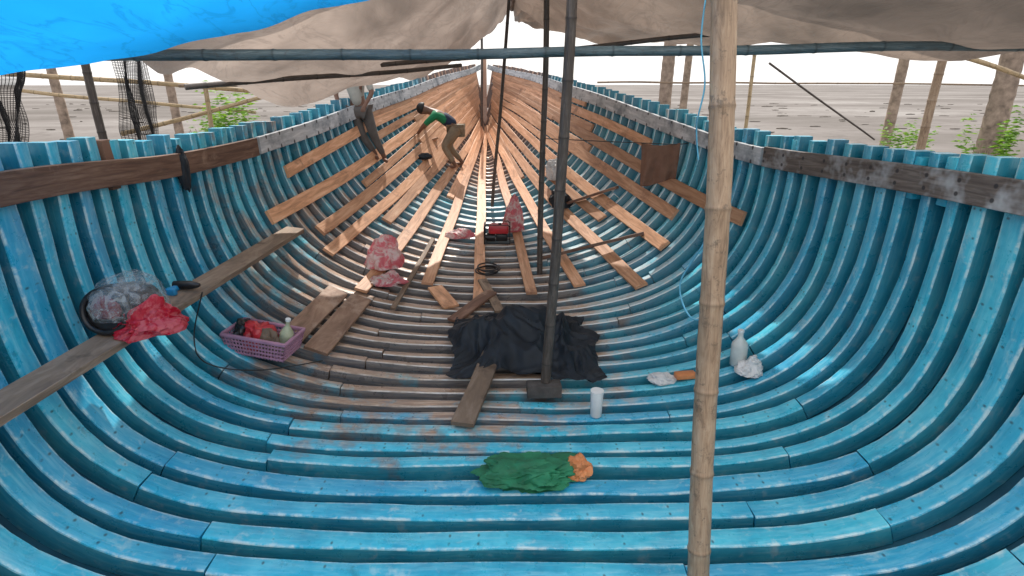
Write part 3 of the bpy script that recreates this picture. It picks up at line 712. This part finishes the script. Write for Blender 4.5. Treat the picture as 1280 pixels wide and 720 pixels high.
for i in range(nu+1):
    row=[]
    for j in range(nv+1):
        u=i/nu*2-1; v=j/nv*2-1
        a_=math.atan2(v,u); rad=1+.30*noise.noise(Vector((math.cos(a_)*1.9,math.sin(a_)*1.9,4)))+.03*noise.noise(Vector((math.cos(a_)*6,math.sin(a_)*6,4)))
        x=u*.78*rad; yv=v*.60*rad
        m_=max(0,1-(x/.92)**2-(yv/.72)**2)
        q=Vector((x*1.9,yv*1.9,7)); wq=Vector((noise.noise(q),noise.noise(q+Vector((5,5,0))),0))*1.1
        hump=.20*math.exp(-((x+.12)**2+(yv-.12)**2)/.08)+.24*math.exp(-((x-.30)**2+(yv-.18)**2)/.05)+.15*math.exp(-((x+.5)**2+(yv-.02)**2)/.04)
        z=hump*(.6+.4*m_)+.05*m_
        z+=.10*rdg(q*1.3+wq)*(.25+m_)+.065*rdg(q*2.6+wq*1.8)*(.3+m_)+.016*rdg(q*5+wq*3)
        cy=5.42+yv; s_=1 if x+.08>xc(cy) else -1
        base=pt(cy,s_,0,0).z
        row.append(bm.verts.new((x+.08+.035*rdg(q*1.8),cy+.035*rdg(q*2+wq),base+.04+max(-.01,z))))
    rows.append(row)
for i in range(nu):
    for j in range(nv): bm.faces.new((rows[i][j],rows[i+1][j],rows[i+1][j+1],rows[i][j+1]))
recentre(mesh_obj("cover_sheet",bm,DARKC,None,28,label="heap of very dark crumpled tarpaulin sheet covering gear",category="tarpaulin"))
DGREY=simple("dark_grey_timber",(.07,.062,.058),.8,.4,9,bs=.5)
bm=bmesh.new(); add_box(bm,(.30,4.62,-2.69),(.32,.15,.12),Matrix.Rotation(.05,3,'Z'),.008)
recentre(mesh_obj("wooden_block",bm,DGREY,None,40,label="dark grey wooden block under the foot of a pole",category="block"))
blob("plastic_bag",pt(6.95,-1,.385,-.05),(.20,.16,.20),.38,1.5,21,PINKP,"limp pink and white plastic bag slumped on the planks","bag",fn=limp)
blob("plastic_bag",pt(6.62,-1,.35,-.05),(.20,.11,.07),.32,1.8,23,PINKP,"flattened pink plastic bag beside a bigger one","bag",fn=limp)
blob("plastic_bag",pt(8.35,1,.09,-.05),(.14,.14,.26),.30,1.7,25,PINKP,"tall red and white plastic bag behind a red machine","bag",fn=limp)
blob("rag",pt(8.1,-1,.15,-.05),(.15,.09,.06),.35,1.9,27,PINKP,"crumpled pink rag lying on the planks","rag")
blob("rag",pt(9.3,1,.42,-.05),(.13,.12,.20),.3,1.9,28,WHITEB,"white cloth bundle lying on the planks near the pole","rag")
blob("tool_bag",pt(8.6,1,.36,-.05),(.13,.12,.14),.3,1.9,29,DARKC,"dark bag below a white cloth bundle on the planks","bag")
c=pt(8.0,1,.02,-.05); e=thing("generator","small red portable generator with black frame on the planks","generator",c); e.scale=(.86,.86,.80)
bm=bmesh.new(); add_box(bm,(0,0,.27),(.34,.25,.16),None,.035); mesh_obj("fuel_tank",bm,REDM,e,40)
bm=bmesh.new(); add_box(bm,(.05,0,.12),(.20,.2,.14),None,.02); add_tube(bm,[Vector((-.06,0,.11)),Vector((-.2,0,.11))],[.09,.085],18); add_tube(bm,[Vector((-.2,0,.11)),Vector((-.23,0,.11))],[.05,.05],14); mesh_obj("engine",bm,BLACK,e,50)
bm=bmesh.new()
for sg in(-1,1):
    q=.15*sg
    add_tube(bm,[Vector(p) for p in((-.24,q,.02),(-.24,q,.33),(-.21,q,.37),(.16,q,.37),(.19,q,.33),(.19,q,.02),(-.24,q,.02))],[.010]*7,8)
for x in(-.24,.19): add_tube(bm,[Vector((x,-.15,.35)),Vector((x,.15,.35))],[.010,.010],8); add_tube(bm,[Vector((x,-.15,.02)),Vector((x,.15,.02))],[.010,.010],8)
mesh_obj("frame",bm,BLACK,e,50)
bm=bmesh.new(); add_tube(bm,[Vector((.02,0,.35)),Vector((.02,0,.372))],[.03,.03],14); mesh_obj("fuel_cap",bm,BLACK,e,50)
bm=bmesh.new(); c0=pt(7.15,-1,.03,-.08)
for k in range(5): ring(bm,c0+Vector((R.uniform(-.02,.02),R.uniform(-.02,.02),k*.012)),.15-.012*(k%3),.009,(R.uniform(-.14,.14),R.uniform(-.14,.14),1),30)
recentre(mesh_obj("cable_coil",bm,BLACK,None,60,label="coil of black cable lying on the planks",category="cable"))
JUG=simple("cloudy_white_plastic",(.58,.62,.60),.25,.15,6)
bottle("glue_bottle",pt(4.75,1,.49,-.01),.075,.36,JUG,WHITE,"cloudy white plastic jug with narrow spout on the ribs",(0,-.05,0))
blob("rag",pt(4.62,1,.495,-.0),(.10,.09,.08),.32,1.8,31,WHITEB,"crumpled white plastic wrapped around the jug base","rag",fn=limp)
ORG=simple("orange_plastic",(.60,.22,.08),.5,.2)
bm=bmesh.new(); add_box(bm,(0,0,.03),(.20,.09,.055),Matrix.Rotation(.15,3,'Z'),.01)
o=recentre(mesh_obj("wooden_offcut",bm,ORG,None,40,label="orange-brown offcut lying on a blue rib",category="offcut")); o.location=pt(4.78,1,.38,-.005)
blob("rag",pt(4.78,1,.33,-.005),(.10,.07,.04),.3,1.9,33,WHITEB,"small white rag beside an orange offcut","rag",sub=4)
e=thing("plastic_cup","tall white plastic container standing on a rib","container",pt(4.3,1,.165,-.003))
bm=bmesh.new(); add_tube(bm,[Vector((0,0,z)) for z in(0,.01,.22,.23)],[.045,.05,.056,.054],20); mesh_obj("container_body",bm,WHITE,e,50)
bm=bmesh.new(); add_tube(bm,[Vector((0,0,.23)),Vector((0,0,.255))],[.059,.059],20); mesh_obj("lid",bm,WHITE,e,50)
GRN=simple("green_cloth",(.012,.15,.07),.7,.4,5)
blob("cloth",pt(3.5,1,.02,-.0),(.28,.14,.07),.42,1.8,41,GRN,"crumpled green cloth lying in the bottom of the hull","cloth")
blob("rag",pt(3.52,1,.10,-.0),(.08,.07,.09),.3,1.9,43,ORG,"orange rag at the end of the green cloth","rag",sub=4)
TOW=simple("brown_towel",(.22,.12,.085),.95,.15,12,bs=.3,spec=.1)
bm=bmesh.new(); rows=[]
for i in range(41):
    u=i/40; row=[]
    for j in range(31):
        v=j/30
        fo=noise.noise(Vector((u*4.5+v*.6,v*.8,3)))
        row.append(bm.verts.new((1.64+(.50-.05*v)*u+.03*v+.02*fo,7.30+.09*fo*(.25+v),-.70-(.50+.05*math.sin(u*4+1))*v-.03*math.sin(u*3.14)*(1-v))))
    rows.append(row)
for i in range(40):
    for j in range(30): bm.faces.new((rows[i][j],rows[i+1][j],rows[i+1][j+1],rows[i][j+1]))
o=mesh_obj("towel",bm,TOW,None,180,label="brown towel hung over a cord beside the planks",category="towel"); recentre(o)
md=o.modifiers.new("s",'SOLIDIFY'); md.thickness=.008
ROPE=simple("blue_rope",(.10,.35,.50),.6,.3); CORD=simple("dark_cord",(.03,.03,.03),.6,.3)
cord("clothes_line",[(.40,7.0,-.62),(1.5,7.25,-.69),(2.2,7.3,-.71),(2.38,7.35,-.6)],.006,CORD,"dark cord stretched between a pole and the ribs","cord")
cord("blue_rope",[(1.02,2.75,-.35),(1.02,2.85,-.75),(.94,2.95,-1.05),(1.0,2.85,-1.22),(1.06,2.62,-1.05),(1.03,2.62,-.9)],.005,ROPE,"loose light blue rope hanging from the bamboo pole","rope")
cord("blue_rope",[(.88,2.83,.42),(.86,2.78,.2),(.89,2.75,.0),(.87,2.74,-.18),(.89,2.72,-.34)],.004,ROPE,"thin blue string trailing down the bamboo pole","rope")
cord("power_cable",[onbench(4.3,.0)+Vector((.14,0,0)),pt(4.5,-1,.63,-.04),pt(4.4,-1,.58,-.02),pt(4.6,-1,.50,-.03),pt(5.0,-1,.40,-.03)],.006,CORD,"black power cable trailing over the ribs","cable")
for k,(yy,s,g,sz,mt) in enumerate([(9.9,-1,.50,(.12,.09,.06),DARKC)]):
    blob("tool_bag",pt(yy,s,g,-.05),sz,.2,2.0,50+k,mt,"dark tool bag lying on the ceiling planks","bag",sub=4)
blob("bag",pt(5.25,-1,.89,-.05),(.035,.06,.17),.25,2.0,55,DARKC,"small dark bag hanging from the shelf plank","bag",flat=False,sub=4)
# ------------------------------------------------------------------ people
SKIN=simple("brown_skin",(.17,.085,.055),.5,.1); SHIRTG=simple("green_shirt",(.008,.20,.08),.8,.15); VEST=simple("navy_vest",(.012,.025,.06),.8,.2)
KHAKI=simple("khaki_trousers",(.25,.20,.14),.85,.2); GREYT=simple("grey_trousers",(.11,.10,.095),.85,.2); SHIRTW=simple("pale_shirt",(.36,.36,.33),.85,.15); HAIR=simple("black_hair",(.01,.01,.01),.6,.2)
def skin(name,verts,edges,radii,mat,parent,sub=2,root=0):
    me=bpy.data.meshes.new(name); me.from_pydata([tuple(v) for v in verts],edges,[]); me.materials.append(mat)
    o=bpy.data.objects.new(name,me); COL.objects.link(o)
    if parent: o.parent=parent
    md=o.modifiers.new("skin",'SKIN'); md.use_smooth_shade=True; md.use_x_symmetry=False
    for i,r in enumerate(radii): me.skin_vertices[0].data[i].radius=(r,r) if not isinstance(r,tuple) else r
    me.skin_vertices[0].data[root].use_root=True
    s=o.modifiers.new("sub",'SUBSURF'); s.levels=sub; s.render_levels=sub
    return o
def person(loc,J,label,shirt,pants,cap,vest=None):
    e=thing("person",label,"person",loc); V=Vector
    J={k:V(v) for k,v in J.items()}
    vs=[];ed=[];ra=[];ix={}
    def add(k,p,r,par):
        ix[k]=len(vs); vs.append(V(p)); ra.append(r)
        if par is not None: ed.append((ix[par],ix[k]))
    hd=(J['head']-J['neck']).normalized(); face=J['face'].normalized()
    add('pel',J['pel'],(.125,.095),None); add('sp',J['sp'],(.12,.09),'pel'); add('ch',J['ch'],(.135,.10),'sp'); add('nk',J['neck'],.052,'ch')
    add('jaw',J['head']-hd*.05+face*.015,.066,'nk'); add('sk',J['head']+hd*.04,.088,'jaw'); add('top',J['head']+hd*.10,.055,'sk')
    add('nose',J['head']+face*.105-hd*.01,.014,'jaw')
    for s in('L','R'):
        add('sh'+s,J['sh'+s],.056,'ch'); add('el'+s,J['el'+s],.040,'sh'+s); add('wr'+s,J['wr'+s],.027,'el'+s)
        hdv=(J['wr'+s]-J['el'+s]).normalized(); add('pm'+s,J['wr'+s]+hdv*.07,(.034,.020),'wr'+s)
        sd=hdv.cross(V((0,0,1))).normalized()
        for k in range(4):
            o_=sd*(k-1.5)*.021; f=V((0,0,-1))
            add('f%d%s'%(k,s),J['wr'+s]+hdv*.115+o_,.0105,'pm'+s); add('g%d%s'%(k,s),J['wr'+s]+hdv*(.15-.006*abs(k-1.5))+o_+f*.025,.009,'f%d%s'%(k,s))
        add('t'+s,J['wr'+s]+hdv*.06+sd*.045+f*.01,.011,'pm'+s); add('u'+s,J['wr'+s]+hdv*.095+sd*.05+f*.03,.009,'t'+s)
        add('hp'+s,J['hp'+s],.085,'pel'); add('kn'+s,J['kn'+s],.056,'hp'+s); add('an'+s,J['an'+s],.038,'kn'+s)
        add('he'+s,J['an'+s]+V((0,0,-.035)),.036,'an'+s); add('to'+s,J['an'+s]+J['foot'].normalized()*.17+V((0,0,-.045)),(.032,.022),'he'+s)
    skin("body",vs,ed,ra,SKIN,e)
    def cl(name,keys,mat,grow,cuts={}):
        v=[];r=[];m={};ee=[]
        for k in keys:
            m[k]=len(v); p=vs[ix[k]].copy()
            if k in cuts: a,t=cuts[k]; p=vs[ix[a]].lerp(p,t)
            v.append(p); q=ra[ix[k]]; q=(q,q) if not isinstance(q,tuple) else q; r.append((q[0]*grow,q[1]*grow))
        for a,b in ed:
            ka=[k for k in keys if ix[k]==a]; kb=[k for k in keys if ix[k]==b]
            if ka and kb: ee.append((m[ka[0]],m[kb[0]]))
        return skin(name,v,ee,r,mat,e)
    cl("shirt",['pel','sp','ch','nk','shL','elL','shR','elR'],shirt,1.16,{'nk':('ch',.55)})
    if vest: cl("vest",['pel','sp','ch'],vest,1.27,{'ch':('sp',.75)})
    cl("trousers",['pel','hpL','knL','anL','hpR','knR','anR'],pants,1.25,{'anL':('knL',.9),'anR':('knR',.9)})
    bm=bmesh.new(); bmesh.ops.create_icosphere(bm,subdivisions=3,radius=1)
    q=hd.to_track_quat('Z','Y').to_matrix()
    for v in bm.verts:
        p=v.co.copy()
        if p.z<-.1: p.z=-.1+(p.z+.1)*.2
        v.co=q@Vector((p.x*.10,p.y*.105,p.z*.105))+J['head']+hd*.035-face*.01
    if cap:
        fx=face; sdv=fx.cross(hd).normalized(); bw=[]
        for a_ in range(-4,5):
            an=a_/4*1.1; bw.append(bm.verts.new(J['head']+hd*.05+fx*(.06+.11*math.cos(an))+sdv*.085*math.sin(an)))
        c_=bm.verts.new(J['head']+hd*.065+fx*.05)
        for a,b_ in zip(bw,bw[1:]): bm.faces.new((c_,a,b_))
    mesh_obj("cap" if cap else "hair",bm,cap or HAIR,e,60)
    for sg in(-1,1):
        sdv=face.cross(hd).normalized(); bm=bmesh.new(); bmesh.ops.create_uvsphere(bm,u_segments=10,v_segments=8,radius=.011)
        o=mesh_obj("eye",bm,WHITE,e,60); o.location=J['head']+face*.083+sdv*.03*sg+hd*.012
    return e
f1=pt(10.45,-1,.27,-.045)
person(f1,dict(pel=(0,0,.72),sp=(-.15,0,.84),ch=(-.32,0,.95),neck=(-.45,0,1.00),head=(-.56,-.01,1.03),face=(-.70,-.1,-.70),
 shL=(-.34,-.18,.94),elL=(-.54,-.22,.77),wrL=(-.69,-.12,.60),shR=(-.34,.18,.94),elR=(-.52,.22,.79),wrR=(-.67,.10,.63),
 hpL=(0,-.09,.68),knL=(-.22,-.14,.40),anL=(-.02,-.16,.075),hpR=(0,.09,.68),knR=(-.16,.15,.38),anR=(.08,.13,.09),foot=(-1,0,0)),
 "person in green shirt and khaki trousers bending over a plank",SHIRTG,KHAKI,HAIR,VEST)
e=thing("power_planer","dark hand power tool held over a plank","power tool",f1+Vector((-.85,-.03,.47)))
bm=bmesh.new(); add_box(bm,(0,0,.03),(.26,.10,.06),None,.012); add_box(bm,(.05,0,.11),(.12,.07,.10),None,.02); mesh_obj("planer_body",bm,BLACK,e,40)
bm=bmesh.new(); add_tube(bm,[Vector(p) for p in((-.08,0,.05),(-.09,0,.12),(-.02,0,.16),(.07,0,.15))],[.016]*4,8); mesh_obj("handle",bm,REDM,e,50)
board("work_board",f1+Vector((-1.28,-.25,.25)),f1+Vector((-.38,.25,.49)),(-.3,0,1),.14,.035,NEWW,"short plank propped up for trimming by the worker","board",19)
f2=pt(8.95,-1,.66,-.05)
person(f2,dict(pel=(-.28,-.05,.80),sp=(-.31,-.05,.96),ch=(-.33,-.05,1.16),neck=(-.34,-.05,1.36),head=(-.35,-.07,1.50),face=(.3,-.9,-.2),
 shL=(-.50,-.07,1.28),elL=(-.60,-.14,1.02),wrL=(-.52,-.30,.86),shR=(-.16,-.05,1.28),elR=(-.06,-.12,1.03),wrR=(-.12,-.28,.88),
 hpL=(-.37,-.05,.76),knL=(-.28,-.12,.44),anL=(-.10,-.05,.12),hpR=(-.19,-.05,.76),knR=(-.09,-.10,.40),anR=(.03,-.03,.07),foot=(.4,-.9,0)),
 "person in pale shirt and grey trousers standing on the ribs",SHIRTW,GREYT,None)
# ------------------------------------------------------------------ light, world, camera
sc=bpy.context.scene
w=bpy.data.worlds.new("World"); sc.world=w; w.use_nodes=True; nt=w.node_tree
sky=nt.nodes.new('ShaderNodeTexSky'); sky.sky_type='NISHITA'; sky.sun_disc=False
EL,AZ=math.radians(50),math.radians(-2)
sky.sun_elevation=EL; sky.sun_rotation=AZ; sky.dust_density=2.0
tc=nt.nodes.new('ShaderNodeTexCoord'); sx=nt.nodes.new('ShaderNodeSeparateXYZ'); nt.links.new(tc.outputs['Generated'],sx.inputs[0])
cl_=noi(nt,mapping(nt,tc.outputs['Generated'],(1,1,3)),2.2,4,.6)
hz=ramp(nt,sx.outputs[2],[(.0,1.0),(.10,.95),(.35,.6)])
hz=math_(nt,'MULTIPLY',hz,ramp(nt,cl_,[(.3,.8),(.6,1.0)]))
col=mixc(nt,hz,sky.outputs[0],(8.8,8.6,8.5))
nt.links.new(col,nt.nodes['Background'].inputs[0]); nt.nodes['Background'].inputs[1].default_value=.15
sd=bpy.data.lights.new("sun",'SUN'); sd.energy=5; sd.angle=math.radians(.6); sd.color=(1,.94,.86)
so=bpy.data.objects.new("sun",sd); COL.objects.link(so)
dv=Vector((math.sin(AZ)*math.cos(EL),math.cos(AZ)*math.cos(EL),math.sin(EL)))
so.rotation_euler=dv.to_track_quat('Z','Y').to_euler(); so.location=(10,10,30)
cam=bpy.data.cameras.new("camera"); co=bpy.data.objects.new("camera",cam); COL.objects.link(co)
cam.lens=700/1280*36; cam.clip_start=.05; cam.clip_end=5000
co.rotation_euler=(math.radians(70),0,0)
sc.camera=co
for o in list(sc.objects):
    if o.parent is None: o.location.z-=GZ
sc.view_settings.view_transform='Standard'; sc.view_settings.look='None'; sc.view_settings.exposure=0
